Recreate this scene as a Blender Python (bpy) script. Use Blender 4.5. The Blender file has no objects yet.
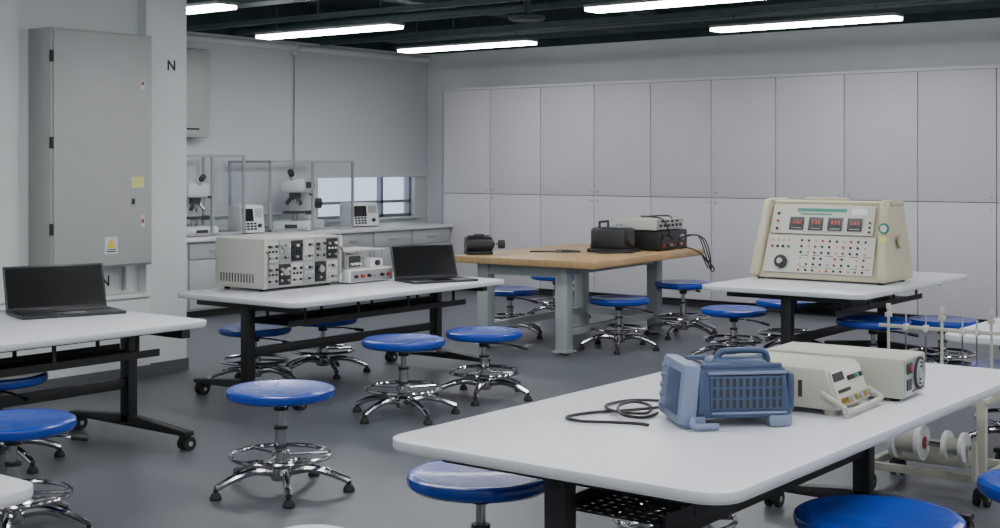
import bpy, bmesh, math, random
from mathutils import Matrix, Vector
random.seed(7)
T=Matrix.Translation
def R(a,ax='Z'): return Matrix.Rotation(math.radians(a),4,ax)

# ---------------- materials ----------------
def mat(name,col,rough=.5,metal=0,var=.0,scale=8,emit=0,coat=0,bump=0,trans=0,stretch=None,spec=None):
    m=bpy.data.materials.new(name); m.use_nodes=True
    nt=m.node_tree; b=nt.nodes['Principled BSDF']
    b.inputs['Base Color'].default_value=(*col,1)
    b.inputs['Roughness'].default_value=rough
    b.inputs['Metallic'].default_value=metal
    if spec is not None: b.inputs['Specular IOR Level'].default_value=spec
    if coat: b.inputs['Coat Weight'].default_value=coat; b.inputs['Coat Roughness'].default_value=.08
    if trans: b.inputs['Transmission Weight'].default_value=trans
    if emit:
        b.inputs['Emission Color'].default_value=(*col,1); b.inputs['Emission Strength'].default_value=emit
    if var or bump:
        tc=nt.nodes.new('ShaderNodeTexCoord'); n=nt.nodes.new('ShaderNodeTexNoise')
        mp=nt.nodes.new('ShaderNodeMapping')
        if stretch: mp.inputs['Scale'].default_value=stretch
        nt.links.new(tc.outputs['Object'],mp.inputs['Vector']); nt.links.new(mp.outputs[0],n.inputs['Vector'])
        n.inputs['Scale'].default_value=scale; n.inputs['Detail'].default_value=5
        if var:
            r=nt.nodes.new('ShaderNodeValToRGB')
            r.color_ramp.elements[0].position=.3; r.color_ramp.elements[1].position=.7
            r.color_ramp.elements[0].color=(*[c*(1-var) for c in col],1)
            r.color_ramp.elements[1].color=(*[min(1,c*(1+var)) for c in col],1)
            nt.links.new(n.outputs['Fac'],r.inputs[0]); nt.links.new(r.outputs[0],b.inputs['Base Color'])
        if bump:
            bp=nt.nodes.new('ShaderNodeBump'); bp.inputs['Strength'].default_value=bump; bp.inputs['Distance'].default_value=.005
            nt.links.new(n.outputs['Fac'],bp.inputs['Height']); nt.links.new(bp.outputs[0],b.inputs['Normal'])
    return m
M={}
M['wall']=mat('wall_paint',(.59,.615,.625),.8,var=.02,scale=3)
M['wallw']=mat('pillar_paint',(.68,.71,.71),.8,var=.02,scale=3)
M['ceil']=mat('ceiling_dark_green',(.016,.034,.038),.8,var=.3,scale=4)
M['beam']=mat('beam_dark_green',(.024,.046,.050),.6,var=.2,scale=5)
M['floor']=mat('floor_vinyl',(.090,.096,.112),.36,var=.08,scale=25,bump=.03)
M['cab']=mat('cabinet_laminate',(.515,.505,.535),.5,var=.015,scale=4)
M['dark']=mat('dark_gap',(.03,.03,.03),.8)
M['gap']=mat('cabinet_carcass',(.15,.15,.155),.8)
M['base']=mat('baseboard_grey',(.10,.105,.115),.6)
M['ecab']=mat('steel_enclosure_grey',(.41,.42,.415),.45,var=.02,scale=5)
M['top']=mat('table_laminate',(.60,.615,.655),.38,var=.015,scale=30)
M['edge']=mat('table_edge_band',(.42,.43,.45),.5)
M['blk']=mat('black_powder_coat',(.008,.008,.009),.5,var=.2,scale=40)
M['rub']=mat('black_rubber',(.010,.010,.010),.75)
M['blue']=mat('blue_glossy_plastic',(.001,.040,.34),.27,var=.05,scale=10,coat=.2)
M['chrome']=mat('chrome',(.48,.48,.50),.14,1)
M['alu']=mat('aluminium',(.36,.37,.39),.4,.4)
M['wood']=mat('butcher_block_wood',(.42,.27,.13),.4,var=.18,scale=6,stretch=(6,.6,1))
M['gpaint']=mat('bench_grey_green_paint',(.33,.37,.38),.5,var=.03)
M['beige']=mat('beige_plastic',(.48,.44,.31),.45,var=.03)
M['lbeige']=mat('light_beige_metal',(.48,.47,.42),.45,var=.03)
M['cream']=mat('cream_metal',(.39,.385,.325),.5,var=.03)
M['white']=mat('white_plastic',(.64,.65,.65),.4,var=.02)
M['silver']=mat('silver_panel',(.38,.39,.39),.4,.5)
M['navy']=mat('blue_grey_plastic',(.042,.070,.145),.45,var=.06)
M['lblue']=mat('light_blue_grey_plastic',(.17,.21,.32),.45,var=.04)
M['scr']=mat('dark_screen',(.006,.007,.008),.18)
M['lap']=mat('laptop_charcoal',(.018,.020,.023),.4,var=.1,scale=30)
M['red']=mat('red_button',(.35,.02,.02),.4)
M['redd']=mat('red_led_display',(.30,.02,.015),.3,emit=.1)
M['green']=mat('green_print',(.03,.22,.17),.5)
M['yel']=mat('yellow_paper',(.72,.68,.25),.8)
M['warn']=mat('warning_yellow',(.8,.6,.05),.6)
M['gold']=mat('brass',(.5,.36,.12),.3,1)
M['blind']=mat('roller_blind_fabric',(.56,.575,.60),.85,var=.015,scale=60)
M['wframe']=mat('window_frame_aluminium',(.26,.28,.31),.5,.3)
M['lampm']=mat('lamp_diffuser',(.965,.985,1),.5,emit=33)
M['lampb']=mat('lamp_housing',(.25,.25,.25),.5)
M['cnt']=mat('counter_laminate',(.62,.63,.64),.4,var=.02)
M['cbase']=mat('counter_base_grey',(.36,.37,.38),.5,var=.02)
# acrylic
m=bpy.data.materials.new('clear_acrylic'); m.use_nodes=True; nt=m.node_tree; nt.nodes.clear()
o=nt.nodes.new('ShaderNodeOutputMaterial'); mx=nt.nodes.new('ShaderNodeMixShader'); tr=nt.nodes.new('ShaderNodeBsdfTransparent'); gl=nt.nodes.new('ShaderNodeBsdfGlossy')
tr.inputs[0].default_value=(.95,.965,.975,1); gl.inputs['Roughness'].default_value=.05; mx.inputs[0].default_value=.04
nt.links.new(tr.outputs[0],mx.inputs[1]); nt.links.new(gl.outputs[0],mx.inputs[2]); nt.links.new(mx.outputs[0],o.inputs[0]); M['glass']=m
# perforated steel
m=bpy.data.materials.new('perforated_black_steel'); m.use_nodes=True; nt=m.node_tree; b=nt.nodes['Principled BSDF']
b.inputs['Base Color'].default_value=(.012,.012,.013,1); b.inputs['Roughness'].default_value=.5
tc=nt.nodes.new('ShaderNodeTexCoord'); sc=nt.nodes.new('ShaderNodeVectorMath'); sc.operation='MULTIPLY'; sc.inputs[1].default_value=(24,24,0)
fr=nt.nodes.new('ShaderNodeVectorMath'); fr.operation='FRACTION'; sb=nt.nodes.new('ShaderNodeVectorMath'); sb.operation='SUBTRACT'; sb.inputs[1].default_value=(.5,.5,0)
ln=nt.nodes.new('ShaderNodeVectorMath'); ln.operation='LENGTH'; lt=nt.nodes.new('ShaderNodeMath'); lt.operation='GREATER_THAN'; lt.inputs[1].default_value=.27
nt.links.new(tc.outputs['Object'],sc.inputs[0]); nt.links.new(sc.outputs[0],fr.inputs[0]); nt.links.new(fr.outputs[0],sb.inputs[0]); nt.links.new(sb.outputs[0],ln.inputs[0]); nt.links.new(ln.outputs['Value'],lt.inputs[0]); nt.links.new(lt.outputs[0],b.inputs['Alpha'])
M['perf']=m

# ---------------- mesh builder ----------------
class B:
    def __init__(s): s.bm=bmesh.new(); s.mats=[]; s.X=Matrix.Identity(4)
    def mi(s,k):
        if k not in s.mats: s.mats.append(k)
        return s.mats.index(k)
    def add(s,t,k,X=None):
        i=s.mi(k); X=s.X@(X or Matrix.Identity(4))
        vm={}
        for v in t.verts: vm[v]=s.bm.verts.new(X@v.co)
        flip=X.determinant()<0
        for f in t.faces:
            vs=[vm[v] for v in f.verts]
            if flip: vs.reverse()
            try: n=s.bm.faces.new(vs)
            except ValueError: continue
            n.material_index=i; n.smooth=True
        t.free()
    def box(s,x0,y0,z0,x1,y1,z1,k,bev=0,X=None,top=None,seg=2):
        """top=(dx0,dy0,dx1,dy1) inset of upper face"""
        t=bmesh.new(); c=[]
        for z in (z0,z1):
            a=(x0,y0,x1,y1)
            if top and z==z1: a=(x0+top[0],y0+top[1],x1-top[2],y1-top[3])
            c+= [t.verts.new((a[0],a[1],z)),t.verts.new((a[2],a[1],z)),t.verts.new((a[2],a[3],z)),t.verts.new((a[0],a[3],z))]
        for q in ((3,2,1,0),(4,5,6,7),(0,1,5,4),(1,2,6,5),(2,3,7,6),(3,0,4,7)): t.faces.new([c[j] for j in q])
        if bev: bmesh.ops.bevel(t,geom=t.edges[:],offset=bev,segments=seg,affect='EDGES',profile=.5)
        s.add(t,k,X)
    def cyl(s,p0,p1,r,k,r2=None,seg=16,X=None):
        p0=Vector(p0);p1=Vector(p1);d=p1-p0
        t=bmesh.new(); bmesh.ops.create_cone(t,cap_ends=True,segments=seg,radius1=r,radius2=r if r2 is None else r2,depth=d.length)
        q=d.to_track_quat('Z','Y').to_matrix().to_4x4()
        bmesh.ops.transform(t,matrix=T((p0+p1)/2)@q,verts=t.verts[:]); s.add(t,k,X)
    def lathe(s,prof,k,seg=32,X=None):
        t=bmesh.new(); rings=[]
        for r,z in prof:
            if r<1e-5: rings.append([t.verts.new((0,0,z))])
            else: rings.append([t.verts.new((r*math.cos(2*math.pi*i/seg),r*math.sin(2*math.pi*i/seg),z)) for i in range(seg)])
        for a,b in zip(rings,rings[1:]):
            for i in range(seg):
                j=(i+1)%seg
                if len(a)==1 and len(b)==1: continue
                if len(a)==1: t.faces.new((a[0],b[j],b[i]))
                elif len(b)==1: t.faces.new((a[i],a[j],b[0]))
                else: t.faces.new((a[i],a[j],b[j],b[i]))
        bmesh.ops.recalc_face_normals(t,faces=t.faces[:]); s.add(t,k,X)
    def tube(s,pts,r,k,seg=8,closed=False,rad=None,X=None,smooth=0):
        pts=[Vector(p) for p in pts]
        if smooth:
            n=len(pts); out=[]; rr=[]
            rng=range(n if closed else n-1)
            for i in rng:
                P=[pts[(i+o)%n] if closed else pts[max(0,min(n-1,i+o))] for o in (-1,0,1,2)]
                for j in range(smooth):
                    u=j/smooth
                    out.append(.5*((2*P[1])+(P[2]-P[0])*u+(2*P[0]-5*P[1]+4*P[2]-P[3])*u*u+(3*P[1]-P[0]-3*P[2]+P[3])*u**3))
                    if rad: rr.append(rad[i]*(1-u)+rad[min(i+1,n-1)]*u)
            if not closed:
                out.append(pts[-1]); 
                if rad: rr.append(rad[-1])
            pts=out
            if rad: rad=rr
        t=bmesh.new(); n=len(pts); rings=[]; up=Vector((0,0,1)); prev=None
        for i,p in enumerate(pts):
            a=pts[(i-1)%n] if (closed or i>0) else p; b=pts[(i+1)%n] if (closed or i<n-1) else p
            d=(b-a).normalized()
            if prev is None:
                u=d.orthogonal() if abs(d.z)>.95 else d.cross(up)
            else: u=prev-d*prev.dot(d)
            u.normalize(); prev=u; w=d.cross(u); q=rad[i] if rad else r
            rings.append([t.verts.new(p+(u*math.cos(2*math.pi*j/seg)+w*math.sin(2*math.pi*j/seg))*q) for j in range(seg)])
        for i in range(n if closed else n-1):
            a=rings[i]; b=rings[(i+1)%n]
            for j in range(seg):
                try:t.faces.new((a[j],a[(j+1)%seg],b[(j+1)%seg],b[j]))
                except ValueError: pass
        if not closed: t.faces.new(rings[0][::-1]); t.faces.new(rings[-1])
        bmesh.ops.recalc_face_normals(t,faces=t.faces[:]); s.add(t,k,X)
    def ring(s,R0,z,r,k,n=40,cx=0,cy=0,X=None):
        s.tube([(cx+R0*math.cos(2*math.pi*i/n),cy+R0*math.sin(2*math.pi*i/n),z) for i in range(n)],r,k,closed=True,X=X)
    def prism(s,poly,z0,z1,k,X=None,bev=0):
        t=bmesh.new(); a=[t.verts.new((x,y,z0)) for x,y in poly]; b=[t.verts.new((x,y,z1)) for x,y in poly]
        n=len(poly); t.faces.new(a[::-1]); t.faces.new(b)
        for i in range(n): t.faces.new((a[i],a[(i+1)%n],b[(i+1)%n],b[i]))
        bmesh.ops.recalc_face_normals(t,faces=t.faces[:])
        if bev: bmesh.ops.bevel(t,geom=t.edges[:],offset=bev,segments=2,affect='EDGES',profile=.5)
        s.add(t,k,X)
    def mesh(s,name):
        me=bpy.data.meshes.new(name); s.bm.to_mesh(me); s.bm.free()
        for k in s.mats: me.materials.append(M[k])
        try: me.set_sharp_from_angle(angle=math.radians(35))
        except Exception: pass
        return me
    def obj(s,name,loc=(0,0,0),rz=0): return place(s.mesh(name),name,loc,rz)
def place(me,name,loc=(0,0,0),rz=0):
    o=bpy.data.objects.new(name,me); bpy.context.scene.collection.objects.link(o)
    o.location=loc; o.rotation_euler=(0,0,math.radians(rz)); return o
def rrect(x0,y0,x1,y1,r,n=6):
    p=[]
    for cx,cy,a0 in ((x1-r,y1-r,0),(x0+r,y1-r,90),(x0+r,y0+r,180),(x1-r,y0+r,270)):
        for i in range(n+1):
            a=math.radians(a0+90*i/n); p.append((cx+r*math.cos(a),cy+r*math.sin(a)))
    return p

# ---------------- room shell ----------------
WX=-11.87; BY=13.8; EX=3.6; FY=-3.2; WT=3.06; CZ=3.55
def slab(name,x0,y0,z0,x1,y1,z1,k,bev=0):
    b=B(); b.box(x0,y0,z0,x1,y1,z1,k,bev); return b.obj(name)
slab('floor',WX-.3,FY-.3,-.15,EX+.3,BY+.3,0,'floor')
slab('ceiling',WX-.3,FY-.3,CZ,EX+.3,BY+.3,CZ+.15,'ceil')
b=B(); b.box(WX-.3,BY,0,EX+.3,BY+.2,WT,'wall'); b.box(WX-.3,BY,WT,EX+.3,BY+.2,CZ,'ceil'); b.obj('wall_back')
b=B(); b.box(EX,FY,0,EX+.2,BY,WT,'wall'); b.box(EX,FY,WT,EX+.2,BY,CZ,'ceil'); b.obj('wall_right')
b=B(); b.box(WX-.2,FY-.2,0,EX+.2,FY,WT,'wall'); b.box(WX-.2,FY-.2,WT,EX+.2,FY,CZ,'ceil'); b.obj('wall_front')
wy0,wy1,wz0,wz1=11.45,13.55,.9,2.9
b=B()
b.box(WX-.2,6.8,0,WX,BY,wz0,'wall'); b.box(WX-.2,6.8,wz0,WX,wy0,WT,'wall'); b.box(WX-.2,wy1,wz0,WX,BY,WT,'wall')
b.box(WX-.2,wy0,wz1,WX,wy1,WT,'wall'); b.box(WX-.2,6.8,WT,WX,BY,CZ,'ceil'); b.obj('wall_left')
PX=-8.4; PY=6.82
slab('wall_partition',WX-.2,FY,0,PX,PY-.02,CZ-.005,'wallw')
slab('wall_pillar',PX,6.42,0,PX+.1,PY-.02,CZ-.005,'wallw')
slab('wall_pilaster',PX,5.22,.64,PX+.07,5.36,CZ-.005,'wallw')
b=B(); b.box(PX,FY,0,PX+.15,6.42,.60,'wallw',.01); b.box(PX,FY,.60,PX+.17,6.42,.63,'wallw',.006); b.obj('wall_ledge')
b=B(); b.box(PX+.15,FY,0,PX+.165,6.42,.09,'base'); b.box(PX+.1,6.42,0,PX+.115,PY-.01,.09,'base'); b.obj('baseboard_left')
b=B()
for y in (wy0,12.95,wy1-.05): b.box(WX-.13,y,wz0,WX-.06,y+.05,wz1,'wframe')
for z in (wz0,1.08,wz1-.05): b.box(WX-.13,wy0,z,WX-.06,wy1,z+.035,'wframe')
b.box(WX-.10,wy0,wz0,WX-.095,wy1,wz1,'glass'); b.box(WX-.06,wy0-.03,wz0-.03,WX+.04,wy1+.03,wz0,'white')
b.obj('window_1')
def blind(y0,y1,zb,name='roller_blind'):
    b=B(); b.cyl((WX+.07,y0,2.98),(WX+.07,y1,2.98),.04,'blind'); b.box(WX+.028,y0,zb,WX+.034,y1,2.98,'blind')
    b.cyl((WX+.031,y0,zb),(WX+.031,y1,zb),.014,'white'); b.box(WX+.001,y0-.02,2.9,WX+.1,y0-.012,3.03,'white'); b.box(WX+.001,y1+.012,2.9,WX+.1,y1+.02,3.03,'white')
    b.tube([(WX+.06,y1-.02,2.95),(WX+.05,y1-.02,1.6)],.004,'white'); b.obj(name)
blind(11.33,13.72,1.43); blind(8.9,11.29,1.0)

# ceiling structure: beams, pipes, tray
b=B()
for y in (0.4,4.5,8.4,12.6): b.box(WX,y,3.22,EX,y+.28,CZ,'beam')
for x in (-9.6,-5.2,-.8): b.box(x,FY,3.30,x+.22,BY,CZ,'beam')
for y,z,r in ((13.1,3.13,.05),(10.4,3.1,.045),(10.55,3.1,.03),(6.3,3.12,.05),(2.4,3.12,.05)): b.cyl((WX+.05,y,z),(EX-.05,y,z),r,'beam')
for x,z in ((-7.4,3.16),(-7.25,3.16),(-3.2,3.15)): b.cyl((x,FY+.05,z),(x,BY-.05,z),.035,'beam')
for y in (2.4,6.3,10.4,13.1):
    for x in (-10.5,-7.9,-5.6,-3,0): b.cyl((x,y,3.15),(x,y,CZ+.005),.012,'beam')
b.box(-10.9,8.7,3.12,-1,8.95,3.2,'beam'); b.box(-11,12.0,3.05,2,12.25,3.13,'beam')
for y in (9.33,11.45): b.box(-11.5,y-.03,3.0,3,y+.03,3.05,'beam')
for x in (-10,-6,-2): b.cyl((x,12.1,3.1),(x,12.1,CZ),.01,'beam')
b.obj('ceiling_services')
bl=B(); bl.box(-.90,-.10,0,.90,.10,.03,'lampm',.006); bl.box(-.91,-.11,.028,.91,.11,.055,'lampb',.006)
for x in (-.7,.7): bl.cyl((x,0,.05),(x,0,.70),.006,'beam')
lm=bl.mesh('linear_pendant_lamp')
for y in (11.45,9.33,7.3,5.2,3.1,1.0,-1.1):
    for x in (-9.30,-5.33,-1.4,2.2):
        if y<6.9 and x<-8: continue
        place(lm,'linear_pendant_lamp',(x,y,2.85))
b=B(); b.lathe([(0,0),(.15,0),(.17,.02),(.17,.04),(.05,.06),(.03,.07),(.03,.66),(0,.66)],'beam'); b.obj('ceiling_speaker',(-7.39,10.0,2.91))

# wall cabinets
CF=13.2; x=-11.08
b=B(); b.box(-11.08,CF,0.08,3.56,BY-.005,2.53,'gap'); b.box(-11.08,CF+.04,0,3.56,BY-.005,.08,'dark')
b.box(-11.085,CF-.02,2.515,3.56,BY-.005,2.545,'cab'); b.box(-11.085,CF-.02,0.0,-11.06,BY-.005,2.53,'cab')
i=0
while x<3.4:
    g=.004; xr=min(x+.772,3.56)
    b.box(x+g,CF-.02,1.221,xr-g,CF,2.51,'cab',.002); b.box(x+g,CF-.02,.09,xr-g,CF,1.213,'cab',.002)
    kx=x+.72 if i%2==0 else x+.05
    b.cyl((kx,CF-.02,1.27),(kx,CF-.035,1.27),.010,'silver',seg=10); b.cyl((kx,CF-.02,1.165),(kx,CF-.035,1.165),.010,'silver',seg=10)
    x+=.772;i+=1
b.obj('storage_cabinets')

# electrical enclosure
b=B(); b.box(0,0,0,.27,.86,1.69,'ecab',.008); b.box(.27,.015,.015,.288,.845,1.675,'ecab',.006)
for z in (.25,.85,1.45): b.box(.262,-.006,z,.285,.02,z+.08,'dark',.002)
b.box(.288,.66,.44,.292,.69,.5,'silver'); b.box(.292,.665,.45,.298,.685,.49,'dark')
b.box(.288,.745,1.29,.291,.775,1.35,'white'); b.box(.291,.75,1.32,.292,.77,1.345,'red')
b.box(.288,.745,.28,.291,.775,.37,'white'); b.box(.291,.75,.31,.292,.77,.34,'red')
b.box(.288,.66,.57,.290,.77,.65,'yel')
b.box(.288,.43,.10,.290,.54,.22,'white'); b.prism([(-.04,0),(.04,0),(0,.065)],0,.002,'warn',X=T((.290,.485,.142))@Matrix(((0,0,1,0),(1,0,0,0),(0,1,0,0),(0,0,0,1))))
b.box(.29,.445,.112,.291,.525,.120,'dark');b.box(.29,.445,.127,.291,.525,.133,'dark')
b.tube([(.02,.80,0),(.02,.80,-.20)],.015,'silver')
b.obj('electrical_enclosure',(PX+.001,5.48,.85))
def text(s,loc,size,name):
    c=bpy.data.curves.new(name,'FONT'); c.body=s; c.size=size; c.extrude=.001; c.offset=.002; c.materials.append(M['dark'])
    o=bpy.data.objects.new(name,c); bpy.context.scene.collection.objects.link(o); o.location=loc; o.rotation_euler=(math.radians(90),0,math.radians(90)); return o
text('N',(PX+.102,6.61,2.31),.11,'compass_sign'); text('N',(PX+.002,6.08,.69),.11,'compass_sign')
b=B(); b.box(0,0,0,.22,.55,.97,'ecab',.02); b.box(.22,.03,.03,.23,.52,.94,'ecab',.005); b.box(.23,.2,.08,.232,.4,.10,'dark'); b.obj('wall_mounted_air_unit',(WX+.04,9.28,1.88))

# counter along left wall
b=B(); b.box(WX+.005,6.85,.79,-10.88,13.17,.83,'cnt',.006); b.box(WX+.005,6.85,.08,-10.93,13.15,.79,'cbase'); b.box(WX+.005,6.85,0,-10.99,13.15,.08,'dark')
b.box(WX+.04,6.85,.83,WX+.06,11.3,.88,'cnt')
y=6.9
while y<13:
    b.box(-10.93,y+.01,.10,-10.912,y+.68,.60,'cbase',.003); b.box(-10.93,y+.01,.61,-10.912,y+.68,.775,'cbase',.003)
    b.box(-10.912,y+.27,.69,-10.895,y+.42,.702,'silver'); b.box(-10.912,y+.6,.45,-10.895,y+.615,.56,'silver'); y+=.69
b.obj('laboratory_counter')
def quad(b,pts,k):
    t=bmesh.new(); t.faces.new([t.verts.new(p) for p in pts]); b.add(t,k)
def enclosure(loc,L,h):
    b=B(); w=.66; r=.013
    for x in (0,w):
        for y in (0,L): b.box(x-r,y-r,0,x+r,y+r,h,'alu')
    for z in (.01,h):
        for x in (0,w): b.box(x-r,-r,z-r,x+r,L+r,z+r,'alu')
        for y in (0,L): b.box(-r,y-r,z-r,w+r,y+r,z+r,'alu')
    b.box(w-r,L/2-r,0,w+r,L/2+r,h,'alu')
    quad(b,[(0,0,h),(w,0,h),(w,L,h),(0,L,h)],'glass'); quad(b,[(w,0,0),(w,L,0),(w,L,h),(w,0,h)],'glass')
    quad(b,[(0,0,0),(w,0,0),(w,0,h),(0,0,h)],'glass'); quad(b,[(0,L,0),(w,L,0),(w,L,h),(0,L,h)],'glass')
    b.cyl((w+.01,L/2-.06,.4),(w+.05,L/2-.06,.4),.012,'dark')
    b.obj('acrylic_machine_enclosure',loc)
enclosure((-11.70,8.95,.845),.87,.83); enclosure((-11.70,10.2,.845),1.3,.77)
def tester(loc,rz=0,s=1):
    b=B(); b.X=Matrix.Scale(s,4)
    b.box(-.18,-.28,0,.18,.26,.09,'white',.015); b.box(-.12,.04,.09,.12,.26,.42,'white',.02)
    b.box(-.12,-.24,.36,.12,.27,.50,'white',.03); b.cyl((0,-.15,.38),(0,-.15,.30),.055,'dark',seg=20); b.cyl((0,-.15,.30),(0,-.15,.25),.02,'chrome')
    b.cyl((.03,-.17,.31),(.07,-.2,.25),.02,'chrome');b.cyl((-.03,-.17,.31),(-.07,-.2,.25),.02,'dark')
    b.cyl((0,-.13,.09),(0,-.13,.16),.035,'chrome'); b.box(-.10,-.22,.16,.10,-.04,.18,'dark',.004); b.cyl((.10,-.13,.17),(.16,-.13,.17),.02,'dark')
    b.cyl((0,-.16,.47),(0,-.26,.53),.035,'white'); b.cyl((0,-.26,.53),(0,-.31,.56),.028,'dark'); b.cyl((.12,.16,.25),(.17,.16,.25),.05,'dark',seg=20)
    b.box(-.06,-.285,.02,.06,-.28,.06,'dark'); b.box(.121,-.2,.40,.125,.1,.46,'dark')
    b.obj('hardness_tester',loc,rz)
tester((-11.38,9.33,.832),80,1.12); tester((-11.36,10.95,.832),30,1.2)
def ctrl(loc,rz,w=.32,h=.28,name='test_controller'):
    b=B(); b.box(-w/2,-.13,0,w/2,.15,h,'white',.012,top=(0,.05,0,0)); 
    X=T((0,-.13,0))@R(-math.degrees(math.atan(.05/h)),'X')
    b.box(-w*.42,-.004,h*.42,w*.05,.001,h*.88,'scr',X=X); b.box(w*.12,-.004,h*.55,w*.42,.001,h*.88,'silver',X=X)
    for i in range(4):
        for j in range(3): b.box(-w*.4+i*.045,-.007,h*.1+j*.03,-w*.4+i*.045+.03,0,h*.1+j*.03+.02,'dark',X=X)
    b.cyl(X@Vector((w*.28,0,h*.25)),X@Vector((w*.28,-.02,h*.25)),.022,'dark'); b.box(-w/2+.02,-.12,-.008,w/2-.02,.13,0,'dark'); b.obj(name,loc,rz)
ctrl((-11.2,10.01,.842),80,.30,.30); ctrl((-11.3,11.90,.842),80,.40,.28)
ctrl((-11.2,8.72,.842),80,.28,.3)

# ---------------- stool ----------------
def stool(loc,h,rz,lever=0):
    b=B(); r=.265
    b.lathe([(0,h-.012),(r*.6,h-.010),(r*.86,h-.001),(r*.93,h),(r*.985,h-.008),(r,h-.022),(r*.985,h-.04),(r*.93,h-.052),(r*.9,h-.054),(0,h-.054)],'blue',40)
    b.lathe([(0,h-.053),(.15,h-.053),(.15,h-.062),(.06,h-.075),(.035,h-.085),(.035,h-.11),(0,h-.11)],'blk',24)
    b.cyl((0,0,.10),(0,0,h*.62),.03,'chrome',seg=20); b.cyl((0,0,h*.6),(0,0,h-.08),.018,'chrome'); b.cyl((0,0,h*.60),(0,0,h*.63),.034,'blk')
    a=math.radians(lever); b.tube([(0,0,h-.085),(.16*math.cos(a),.16*math.sin(a),h-.09),(.27*math.cos(a),.27*math.sin(a),h-.105)],.007,'chrome')
    b.cyl((.24*math.cos(a),.24*math.sin(a),h-.10),(.31*math.cos(a),.31*math.sin(a),h-.112),.012,'blk')
    b.lathe([(.030,.155),(.045,.16),(.045,.195),(.030,.20)],'chrome',20)
    b.ring(.24,.175,.0115,'chrome'); 
    for i in range(3):
        a=2*math.pi*i/3+.3; b.tube([(.04*math.cos(a),.04*math.sin(a),.178),(.24*math.cos(a),.24*math.sin(a),.175)],.008,'chrome')
    b.lathe([(0,.055),(.045,.055),(.055,.075),(.055,.115),(.04,.13),(0,.13)],'chrome',24)
    for i in range(5):
        a=2*math.pi*i/5; c,s_=math.cos(a),math.sin(a)
        b.tube([(.035*c,.035*s_,.095),(.14*c,.14*s_,.112),(.25*c,.25*s_,.088),(.335*c,.335*s_,.052)],.02,'chrome',rad=[.024,.021,.019,.017],smooth=4,seg=10)
        b.cyl((.335*c,.335*s_,.052),(.335*c,.335*s_,.022),.012,'blk'); b.lathe([(0,0),(.028,0),(.03,.01),(.02,.03),(.01,.035),(0,.035)],'rub',14,X=T((.335*c,.335*s_,0)))
    b.obj('lab_stool',loc,rz)
for i,(x,y,h,rz) in enumerate([(-4.87,4.57,.505,35),(-5.70,6.40,.49,50),(-5.72,7.25,.455,10),(-7.37,6.66,.42,15),(-7.36,7.34,.43,45),(-7.55,9.96,.44,0),
    (-8.08,11.44,.45,30),(-6.29,9.85,.44,12),(-6.29,10.95,.50,60),(-5.15,9.78,.43,0),(-3.80,9.34,.48,20),(-3.55,10.05,.43,0),(-5.0,10.45,.45,40),
    (-2.99,3.77,.50,54),(-5.20,3.32,.50,33),(-6.50,4.05,.48,0),(-1.33,4.9,.49,40),(-1.66,4.12,.49,15),(-2.3,7.75,.47,0),(-2.75,4.72,.47,20)]):
    stool((x,y,0),h,rz,lever={0:120,1:20,13:60}.get(i,random.choice([0,30,320,10])))

# ---------------- T-leg tables ----------------
TH=.71
def caster(b,x,y,r=.04):
    b.cyl((x,y,r+.02),(x,y,.10),.012,'blk',seg=10); b.box(x-.022,y-.028,r+.005,x+.022,y+.028,r*2+.012,'blk',.006)
    for s in (-1,1): b.cyl((x+s*.014,y+.012,r),(x+s*.034,y+.012,r),r,'rub',seg=18)
    b.cyl((x-.036,y+.012,r),(x+.036,y+.012,r),r*.35,'silver',seg=10)
def table(x0,y0,x1,y1,lx=None,inset=.16,name='laboratory_table',foot=.52):
    cx=(x0+x1)/2; cy=(y0+y1)/2; w=x1-x0; L=y1-y0; lx=0 if lx is None else lx-cx
    b=B(); b.prism(rrect(-w/2,-L/2,w/2,L/2,.10),TH-.028,TH,'top',bev=.003); b.prism(rrect(-w/2+.002,-L/2+.002,w/2-.002,L/2-.002,.10),TH-.034,TH-.027,'edge')
    for sy in (-1,1):
        y=sy*(L/2-inset)
        b.box(lx-foot+.03,y-.03,TH-.085,lx+foot-.03,y+.03,TH-.034,'blk',.004)
        b.box(lx-.04,y-.032,.10,lx+.04,y+.032,TH-.05,'blk',.006)
        b.prism([(-foot,.085),(foot,.085),(foot,.11),(.08,.145),(-.08,.145),(-foot,.11)],-.032,.032,'blk',X=T((lx,y,0))@R(90,'X'),bev=.004)
        for sx in (-1,1): caster(b,lx+sx*(foot-.04),y)
    yy=L/2-inset
    b.box(lx-.02,-yy,.30,lx+.02,yy,.36,'blk',.004)
    for sx in (-.30,.30): b.box(lx+sx-.015,-yy,TH-.07,lx+sx+.015,yy,TH-.035,'blk')
    b.box(lx-.02,-yy+.05,TH-.185,lx+.34,yy-.05,TH-.181,'perf')
    for sx in (-.02,.34): b.box(lx+sx-.004,-yy+.05,TH-.19,lx+sx+.004,yy-.05,TH-.15,'blk')
    for f in (-.8,-.27,.27,.8):
        for sx in (-.02,.34): b.box(lx+sx-.006,yy*f-.01,TH-.19,lx+sx+.006,yy*f+.01,TH-.035,'blk')
    return b.obj(name,(cx,cy,0))
table(-2.97,3.22,-1.72,5.93,lx=-2.385,inset=.18,foot=.48)
table(-7.46,5.98,-6.24,8.22,lx=-6.85,inset=.15)
table(-7.28,2.7,-5.95,5.07,lx=-6.47,inset=.19,foot=.54)
table(-4.87,8.68,-3.60,10.85,lx=-4.25,inset=.2,foot=.5)
table(-2.47,6.95,-1.1,9.2,inset=.25,foot=.48)
table(-4.6,-.2,-3.26,2.19,inset=.35)
table(-2.43,.05,-1.15,2.38,inset=.35)

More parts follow.
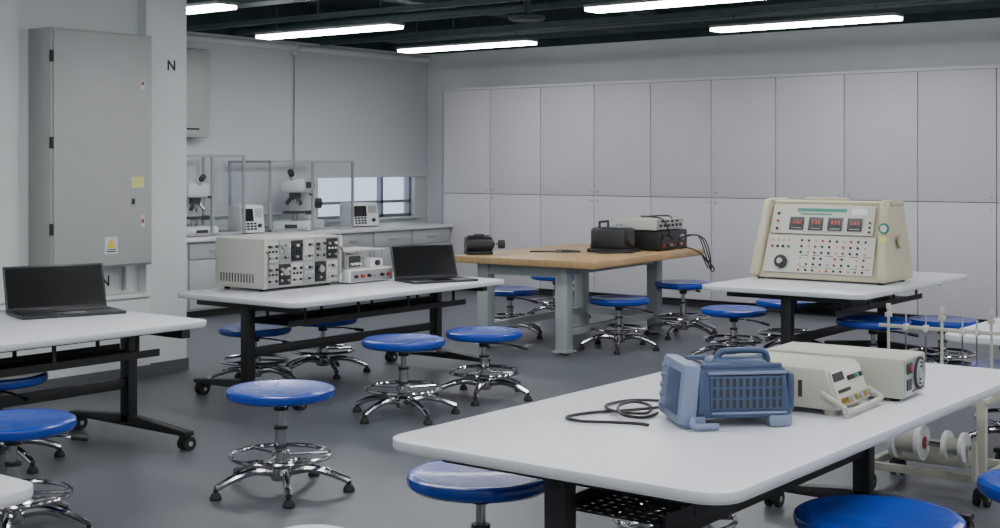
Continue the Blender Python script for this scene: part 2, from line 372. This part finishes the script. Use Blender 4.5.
# wood workbench
b=B(); W=1.42;L=2.08; WR=4
b.box(-W,0,.74,0,L,.80,'wood',.008)
lx=(-.41,-1.2); ly=(.2,1.85)
for x in lx:
    for y in ly:
        b.box(x-.055,y-.055,.03,x+.055,y+.055,.74,'gpaint',.006); b.cyl((x,y,0),(x,y,.03),.04,'rub')
        b.box(x-.075,y-.075,.02,x+.075,y+.075,.035,'gpaint')
    b.box(x-.03,ly[0],.66,x+.03,ly[1],.74,'gpaint'); b.box(x-.025,ly[0],.15,x+.025,ly[1],.21,'gpaint')
for y in ly: b.box(lx[1],y-.03,.64,lx[0],y+.03,.74,'gpaint')
b.box(lx[1],ly[1]-.025,.15,lx[0],ly[1]+.025,.21,'gpaint')
WB=b.obj('wooden_workbench',(-6.04,9.10,0),WR)
def onwb(x,y): 
    v=Matrix.Rotation(math.radians(WR),4,'Z')@Vector((x,y,0)); return (-6.04+v.x,9.10+v.y,.8)

# ---------------- laptops ----------------
def laptop(loc,rz,w=.56,d=.36,tilt=18,lh=.27):
    b=B()
    b.box(-w/2,-d,.0,w/2,0,.018,'lap',.004); b.box(-w/2+.03,-d*.55,.0182,w/2-.03,-.03,.020,'scr')
    b.box(-.08,-d+.02,.0182,.08,-d*.6,.0192,'scr')
    for r_ in range(5):
        for c_ in range(14): 
            kw=(w-.08)/14; b.box(-w/2+.04+c_*kw,-d*.53+r_*.032,.020,-w/2+.04+c_*kw+kw*.85,-d*.53+r_*.032+.026,.0225,'lap')
    X=T((0,0,.016))@R(-tilt,'X')
    b.box(-w/2,-.006,0,w/2,.006,lh,'lap',.003,X=X); b.box(-w/2+.012,-.0075,.016,w/2-.012,-.006,lh-.012,'scr',X=X)
    b.cyl((-w*.3,0,.018),(w*.3,0,.018),.009,'lap'); b.obj('laptop',loc,rz)
laptop((-7.05,4.80,TH),72,w=.60)
laptop((-6.74,7.83,TH),68,w=.54,d=.33,lh=.26)

# ---------------- rack instrument on table ----------------
b=B(); b.box(-.48,0,.02,0,.76,.365,'lbeige',.008); b.box(0,.01,.03,.012,.75,.355,'silver')
for y in (.0,.735): b.box(0,y,.02,.03,y+.025,.365,'lbeige',.003)
for y,x in ((.06,-.06),(.70,-.06),(.06,-.42),(.70,-.42)): b.cyl((x,y,0),(x,y,.02),.02,'rub')
for row,z in ((0,.04),(1,.20)):
    for c in range(6):
        y0=.035+c*.116; b.box(.012,y0,z,.018,y0+.106,z+.145,['silver','blk','lbeige','silver','blk','lbeige'][(c+row*2)%6],.001)
        for j in range(3):
            yy=y0+.02+.032*j
            b.cyl((.018,yy,z+.11),(.035,yy,z+.11),.010,['blk','silver','dark','white'][(j+c)%4],seg=10)
            b.cyl((.018,yy,z+.075),(.028,yy,z+.075),.008,'white' if c%2 else 'dark',seg=8)
            b.cyl((.018,yy,z+.03),(.03,yy,z+.03),.009,'silver' if (c+j)%2 else 'dark',seg=8)
        if c in (1,4): b.cyl((.018,y0+.05,z+.09),(.04,y0+.05,z+.09),.024,'silver',seg=16)
for i in range(12): b.box(-.42+i*.03,-.002,.06,-.41+i*.03,.003,.12,'dark')
b.tube([(.012,.02,.08),(.05,.02,.1),(.05,.02,.26),(.012,.02,.29)],.006,'chrome'); b.tube([(.012,.74,.08),(.05,.74,.1),(.05,.74,.26),(.012,.74,.29)],.006,'chrome')
b.obj('modular_instrument_rack',(-6.96,6.35,TH))
b=B(); b.box(-.40,0,.01,0,.48,.105,'white',.008); b.box(0,.02,.02,.006,.46,.095,'silver')
for i in range(6): b.cyl((.006,.06+i*.07,.055),(.03,.06+i*.07,.055),.012,['blk','red','blk','silver'][i%4],seg=10)
b.box(-.34,.06,.105,-.08,.22,.21,'silver',.005); b.box(-.08,.08,.12,-.075,.2,.20,'dark')
for i in range(3): b.cyl((-.075,.1+i*.04,.14),(-.05,.1+i*.04,.14),.01,'white')
b.box(-.30,.28,.105,-.05,.42,.17,'white',.006); b.cyl((-.05,.35,.14),(-.03,.35,.14),.02,'dark'); b.box(-.36,.02,.235,-.06,.46,.242,'lbeige')
for y in (.04,.44):
    for x in (-.34,-.08): b.cyl((x,y,.105),(x,y,.236),.006,'alu')
b.obj('bench_power_supply',(-6.90,7.15,TH))

# ---------------- beige training console ----------------
b=B(); W=1.12;D=.5;H=.605; tt=.10; ty=.20
b.box(.03,0.01,0,W-.03,D,H-.03,'beige',.02,top=(.05,ty*.9,.05,.03),seg=3)
for x in (0,W-.09):
    s=1 if x==0 else -1
    b.box(x,-.03,.01,x+.09,D+.02,H,'beige',.03,top=(.065 if s==1 else -.04,ty*.8,-.04 if s==1 else .065,.05),seg=3)
b.box(.05,ty*.93,H-.05,W-.05,D-.05,H-.015,'beige',.012)
b.box(.35,ty+.05,H-.02,.7,ty+.12,H+.008,'beige',.008)
ang=math.degrees(math.atan2(ty*.9,H-.03)); X=T((.04,-.002,0))@R(-ang,'X')
def P(x0,z0,x1,z1,k,t=.006): b.box(x0,-t,z0,x1,.004,z1,k,X=X)
def K(x,z,r,k,l=.02,seg=14): b.cyl(X@Vector((x,0,z)),X@Vector((x,-l,z)),r,k,seg=seg)
P(.085,.05,.95,.34,'lbeige',.008); P(.10,.355,.92,.575,'lbeige',.008)
P(.30,.53,.70,.555,'green',.010); P(.33,.505,.58,.516,'green',.010); P(.74,.51,.86,.56,'white',.012)
for i in range(4): 
    x=.25+i*.155
    P(x-.008,.375,x+.125,.49,'lbeige',.011); P(x,.382,x+.117,.484,'scr',.014); 
    for d in range(3): P(x+.025+d*.026,.43,x+.042+d*.026,.46,'redd',.016)
    P(x+.02,.395,x+.1,.399,'silver',.016)
K(.22,.13,.05,'blk',.03,24); K(.22,.13,.022,'silver',.045); K(.22,.13,.065,'silver',.010,24)
for r_ in range(6):
    for c_ in range(10):
        x=.37+c_*.056; z=.072+r_*.046
        if r_==2 and c_%3==1: continue
        K(x,z,.009,['red','dark','dark','silver','dark','red','gold','dark'][(c_*2+r_*3)%8],.016,10)
for i in range(6): P(.37+i*.1,.093,.43+i*.1,.097,'green',.010); P(.37+i*.1,.185,.43+i*.1,.189,'dark',.010)
for i in range(4): K(.13+i*.045,.25,.011,['red','dark','dark','green'][i],.018,10); K(.13+i*.045,.30,.008,'gold',.015,10)
for i in range(3): K(.15,.39+i*.06,.012,'red' if i==1 else 'dark',.016,10); K(.89,.38+i*.035,.009,'dark',.016,10)
b.cyl((W-.012,.25,.30),(W+.004,.25,.30),.05,'beige',seg=24)
b.lathe([(0,0),(.04,0),(.04,.012),(0,.012)],'green',20,X=T((W-.055,.055,.40))@R(90,'X')); b.lathe([(0,0),(.026,0),(.026,.016),(0,.016)],'white',20,X=T((W-.055,.055,.40))@R(90,'X'))
b.lathe([(0,0),(.026,0),(.026,.012),(0,.012)],'yel',20,X=T((W-.05,.03,.32))@R(90,'X'))
for x in (.08,W-.08):
    for y in (.05,D-.05): b.cyl((x,y,-.012),(x,y,.02),.025,'rub')
b.obj('electrical_training_console',(-4.85,9.45,TH+.012))

# ---------------- front table instruments ----------------
b=B()
b.box(0,0,.03,.37,.25,.20,'navy',.012,top=(.0,.008,.02,.008)); 
X=R(6,'Y'); b.box(-.03,-.015,.010,.03,.265,.215,'lblue',.012,X=X)
b.box(-.033,.015,.04,-.029,.17,.185,'navy',.001,X=X)
for i in range(5): b.cyl(X@Vector((-.029,.22,.045+i*.034)),X@Vector((-.042,.22,.045+i*.034)),.009,'lblue',seg=10)
b.box(.045,-.006,.045,.062,.0,.19,'navy',.002); b.box(.09,-.008,.045,.35,.005,.053,'lblue',.003); b.box(.075,-.007,.178,.35,.006,.188,'lblue',.003)
b.box(.085,-.004,.06,.345,.004,.172,'navy',.002)
for i in range(11):
    for j in range(3): b.box(.093+i*.023,-.007,.066+j*.036,.103+i*.023,.006,.094+j*.036,'dark')
for i in range(8): b.box(.08+i*.034,.05,.19,.093+i*.034,.20,.2035,'dark')
b.box(.06,.01,.19,.34,.035,.212,'navy',.006);b.box(.06,.21,.19,.34,.24,.212,'navy',.006)
b.box(.10,.07,.19,.32,.19,.222,'navy',.014,top=(.02,.02,.02,.02))
b.tube([(.14,.11,.21),(.15,.11,.235),(.18,.11,.243),(.28,.11,.243),(.31,.11,.235),(.32,.11,.205)],.012,'navy',smooth=4,seg=10)
b.box(.365,.03,.045,.39,.22,.175,'navy',.010)
for z in (.065,.10,.135): b.box(.389,.05,z,.393,.20,z+.018,'dark')
for x in (.03,.33):
    for y in (.02,.22): b.box(x-.04,y-.025,0,x+.04,y+.02,.04,'lblue',.008)
b.tube([(.02,-.01,.035),(.02,-.04,.014),(.10,-.04,.014)],.012,'lblue',smooth=3)
b.obj('oscilloscope',(-2.26,3.95,TH+.002),45)
b=B(); b.box(-.48,0,.02,0,.32,.165,'cream',.012,top=(.0,.0,.05,.0))
X=T((0,0,.02))@R(-19,'Y')
b.box(.0,.015,.01,.008,.305,.14,'lbeige',X=X,bev=.002)
b.box(.008,.02,.10,.010,.12,.13,'scr',X=X)
for i in range(6): b.cyl(X@Vector((.008,.04+i*.045,.03)),X@Vector((.035,.04+i*.045,.03)),.011,'silver' if i%2 else 'gold',seg=12)
for i in range(4): b.cyl(X@Vector((.008,.155+i*.037,.10)),X@Vector((.02,.155+i*.037,.10)),.009,['blk','dark','green','blk'][i],seg=12)
for i in range(6): b.box(.009,.03+i*.02,.058,.013,.042+i*.02,.07,'dark',X=X)
for i in range(10): b.box(-.42+i*.03,-.002,.06,-.405+i*.03,.003,.12,'dark')
b.tube([(-.06,-.006,.08),(.02,-.012,.04),(.035,.0,.025),(.035,.32,.025),(.02,.332,.04),(-.06,.326,.08)],.010,'cream',smooth=3)
for x in (-.05,-.43):
    for y in (.04,.28): b.cyl((x,y,0),(x,y,.025),.02,'cream')
b.obj('signal_generator',(-1.94,4.46,TH),3)
b=B(); b.box(-.54,0,.012,0,.27,.16,'cream',.006); b.box(0,.008,.02,.004,.262,.153,'silver')
b.lathe([(.052,0),(.052,.008),(.062,.008),(.062,0)],'dark',28,X=T((.004,.18,.09))@R(90,'Y')); b.lathe([(0,0),(.052,0),(.052,.004),(0,.004)],'dark',28,X=T((.004,.18,.09))@R(90,'Y'))
for r_ in (.018,.034,.048): b.ring(r_,0,.0028,'silver',20,X=T((.012,.18,.09))@R(90,'Y'))
b.cyl((.008,.18,.09),(.014,.18,.09),.012,'silver'); b.box(.004,.03,.10,.008,.09,.14,'dark'); b.box(.004,.03,.04,.008,.08,.08,'dark'); b.box(.008,.05,.115,.016,.065,.13,'red')
for i in range(5): b.box(.004,.10+i*.03,.028,.006,.12+i*.03,.033,'dark')
for y in (.03,.24):
    for x in (-.04,-.5): b.cyl((x,y,0),(x,y,.015),.018,'rub')
b.obj('dc_power_unit',(-1.87,4.88,TH),4)
b=B(); z=.007
b.tube([(-2.38,3.91,z),(-2.42,3.91,z),(-2.50,3.88,z),(-2.60,3.83,z),(-2.68,3.86,z),(-2.66,3.98,z),(-2.58,4.10,z),(-2.50,4.20,z+.006),(-2.48,4.28,z+.006),(-2.57,4.34,z),(-2.68,4.28,z),(-2.70,4.15,z),(-2.62,4.04,z+.006),(-2.52,4.02,z+.008),(-2.50,4.10,z),(-2.56,4.22,z),(-2.63,4.22,z+.008),(-2.62,4.10,z+.01),(-2.52,3.97,z+.01),(-2.46,4.02,z),(-2.47,4.12,z)],.0055,'blk',smooth=6,seg=6)
b.obj('coiled_cable',(0,0,TH))

# ---------------- instruments on workbench ----------------
b=B(); b.box(-.22,-.28,0.01,.22,.28,.18,'blk',.01); b.box(.22,-.26,.02,.226,.26,.17,'lap')
for i in range(7): b.cyl((.226,-.22+i*.07,.05),(.245,-.22+i*.07,.05),.012,['red','blk','silver'][i%3],seg=10)
b.box(.226,-.24,.09,.229,-.02,.145,'scr'); b.cyl((.226,.14,.115),(.25,.14,.115),.025,'silver')
b.box(-.20,-.32,.19,.2,.24,.29,'lbeige',.008); b.box(.2,-.30,.195,.206,.22,.285,'silver')
for y in (-.26,.2): b.cyl((-.1,y,.175),(-.1,y,.195),.015,'rub'); b.cyl((.15,y,.175),(.15,y,.195),.015,'rub')
for i in range(6): b.cyl((.206,-.25+i*.08,.23),(.222,-.25+i*.08,.23),.013,'dark',seg=10)
for i in range(4): b.box(.206,-.23+i*.1,.258,.209,-.18+i*.1,.275,'scr')
b.tube([(.2,.0,.29),(.1,.1,.31),(-.1,.0,.30),(.0,-.15,.31),(.2,-.2,.29),(.26,-.2,.2),(.27,-.15,.1)],.007,'blk',smooth=5,seg=6)
for x in(-.18,.18):
    for y in (-.24,.24): b.cyl((x,y,0),(x,y,.015),.02,'rub')
b.obj('stacked_meters',onwb(-.38,1.75),4)
b=B(); b.box(-.18,-.13,.03,.16,.13,.22,'lap',.03); b.cyl((.16,-.04,.12),(.20,-.04,.12),.05,'dark',seg=24); b.box(-.2,-.15,0,.2,.15,.035,'blk',.008)
b.tube([(-.1,-.09,.22),(-.1,-.09,.27),(-.1,.09,.27),(-.1,.09,.22)],.012,'blk'); b.cyl((.05,0,.21),(.05,0,.255),.03,'silver')
b.tube([(-.15,-.14,.1),(-.1,-.26,.03),(0,-.28,.01),(.12,-.2,.01),(.23,-.1,.01)],.009,'blk',smooth=5)
b.obj('variable_transformer',onwb(-.48,1.19),8)
b=B()
for k in range(3):
    b.tube([(.0,0,.10),(.10+.02*k,.05,.14),(.22,.10-.04*k,.1),(.26,.14,-.08-.05*k),(.28,.06+.05*k,-.16),(.24,-.02,-.02),(.12,-.06,.03),(.0,.03,.012)],.006,'blk',smooth=5,seg=6)
b.obj('test_leads',onwb(-.13,1.78))
b=B(); b.X=Matrix.Scale(.85,4); b.cyl((-.17,0,.10),(.10,0,.10),.085,'lap',seg=24); b.box(-.17,-.10,0,.10,.10,.03,'blk',.005)
for i in range(10): b.box(-.15,-.006,.08,.08,.006,.095,'blk',X=T((0,0,.10))@R(i*36,'X'))
b.cyl((.10,0,.10),(.24,0,.10),.012,'chrome'); b.cyl((.10,0,.10),(.13,0,.10),.07,'blk',r2=.03,seg=20); b.cyl((.18,0,.1),(.24,0,.1),.045,'dark',seg=20); b.box(-.08,-.03,.17,.02,.03,.21,'dark',.005)
b.obj('electric_motor',onwb(-1.30,.28),50)
b=B(); b.tube([(-.2,-.1,.008),(-.05,.0,.008),(.1,-.05,.008),(.22,.06,.008),(.12,.14,.008),(.0,.06,.014),(.08,-.02,.014)],.007,'lap',smooth=6); b.obj('power_cable',onwb(-.90,.85),20)

# ---------------- cart with spools and clamp stand ----------------
b=B(); W=.56; D=.40
for x in (0,W):
    for y in (0,D):
        b.box(x-.02,y-.02,.10,x+.02,y+.02,.48,'cream',.003); caster(b,x,y-.012,.038)
for z in (.12,.48):
    for y in (0,D): b.box(-.02,y-.018,z-.018,W+.02,y+.018,z+.018,'cream',.003)
    for x in (0,W): b.box(x-.018,0,z-.018,x+.018,D,z+.018,'cream',.003)
b.box(0,0,.485,W,D,.495,'cream'); b.cyl((.04,-.04,.27),(.52,-.04,.27),.012,'chrome')
for x,w_,r_,k in ((.15,.025,.085,'white'),(.175,.10,.055,'lbeige'),(.275,.025,.085,'white'),(.40,.02,.07,'white'),(.42,.06,.04,'cream'),(.48,.02,.07,'white')):
    b.cyl((x,-.04,.27),(x+w_,-.04,.27),r_,k,seg=28)
b.cyl((.301,-.04,.27),(.304,-.04,.27),.03,'red',seg=20)
b.box(.02,-.06,.12,.04,0,.30,'cream');b.box(.53,-.06,.12,.55,0,.30,'cream')
b.box(.1,.1,.14,.45,.32,.22,'cream',.01)
for x in (.03,.30,.54): b.cyl((x,.2,.495),(x,.2,.88),.007,'cream'); b.cyl((x,.2,.83),(x,.2,.85),.018,'cream',seg=16); b.cyl((x,.2,.87),(x,.2,.895),.012,'lbeige')
b.box(-.02,.192,.775,.60,.208,.793,'cream',.004)
for x in (.12,.22,.40,.47): b.cyl((x,.2,.62),(x,.2,.85),.004,'chrome'); b.box(x-.012,.188,.767,x+.012,.215,.80,'lbeige',.003)
b.box(.0,.1,.495,.58,.30,.515,'cream',.006)
b.obj('wire_spool_cart',(-2.62,6.36,0),0)
b=B(); b.box(-.15,-.12,0,.15,.12,.02,'cream',.004); b.cyl((0,0,.02),(0,0,.20),.01,'chrome'); b.box(-.03,-.03,.13,.03,.03,.17,'blk',.006); b.cyl((-.12,0,.16),(.2,0,.16),.007,'chrome')
b.tube([(.1,0,.02),(.0,-.1,.12),(-.1,.05,.06),(.05,.2,.03),(.3,.3,.01)],.006,'blk',smooth=6); b.obj('retort_stand',(-2.05,7.25,TH))

# world & camera
w=bpy.data.worlds.new('World'); bpy.context.scene.world=w; w.use_nodes=True
bg=w.node_tree.nodes['Background']; bg.inputs[0].default_value=(.60,.72,.86,1); bg.inputs[1].default_value=1.8
cam=bpy.data.cameras.new('camera'); co=bpy.data.objects.new('camera',cam); bpy.context.scene.collection.objects.link(co)
co.location=(0,0,1.6); co.rotation_euler=(math.radians(90),0,math.radians(37.6)); cam.lens=48.6; cam.sensor_width=36; cam.shift_y=-.101; cam.clip_start=.05
bpy.context.scene.camera=co
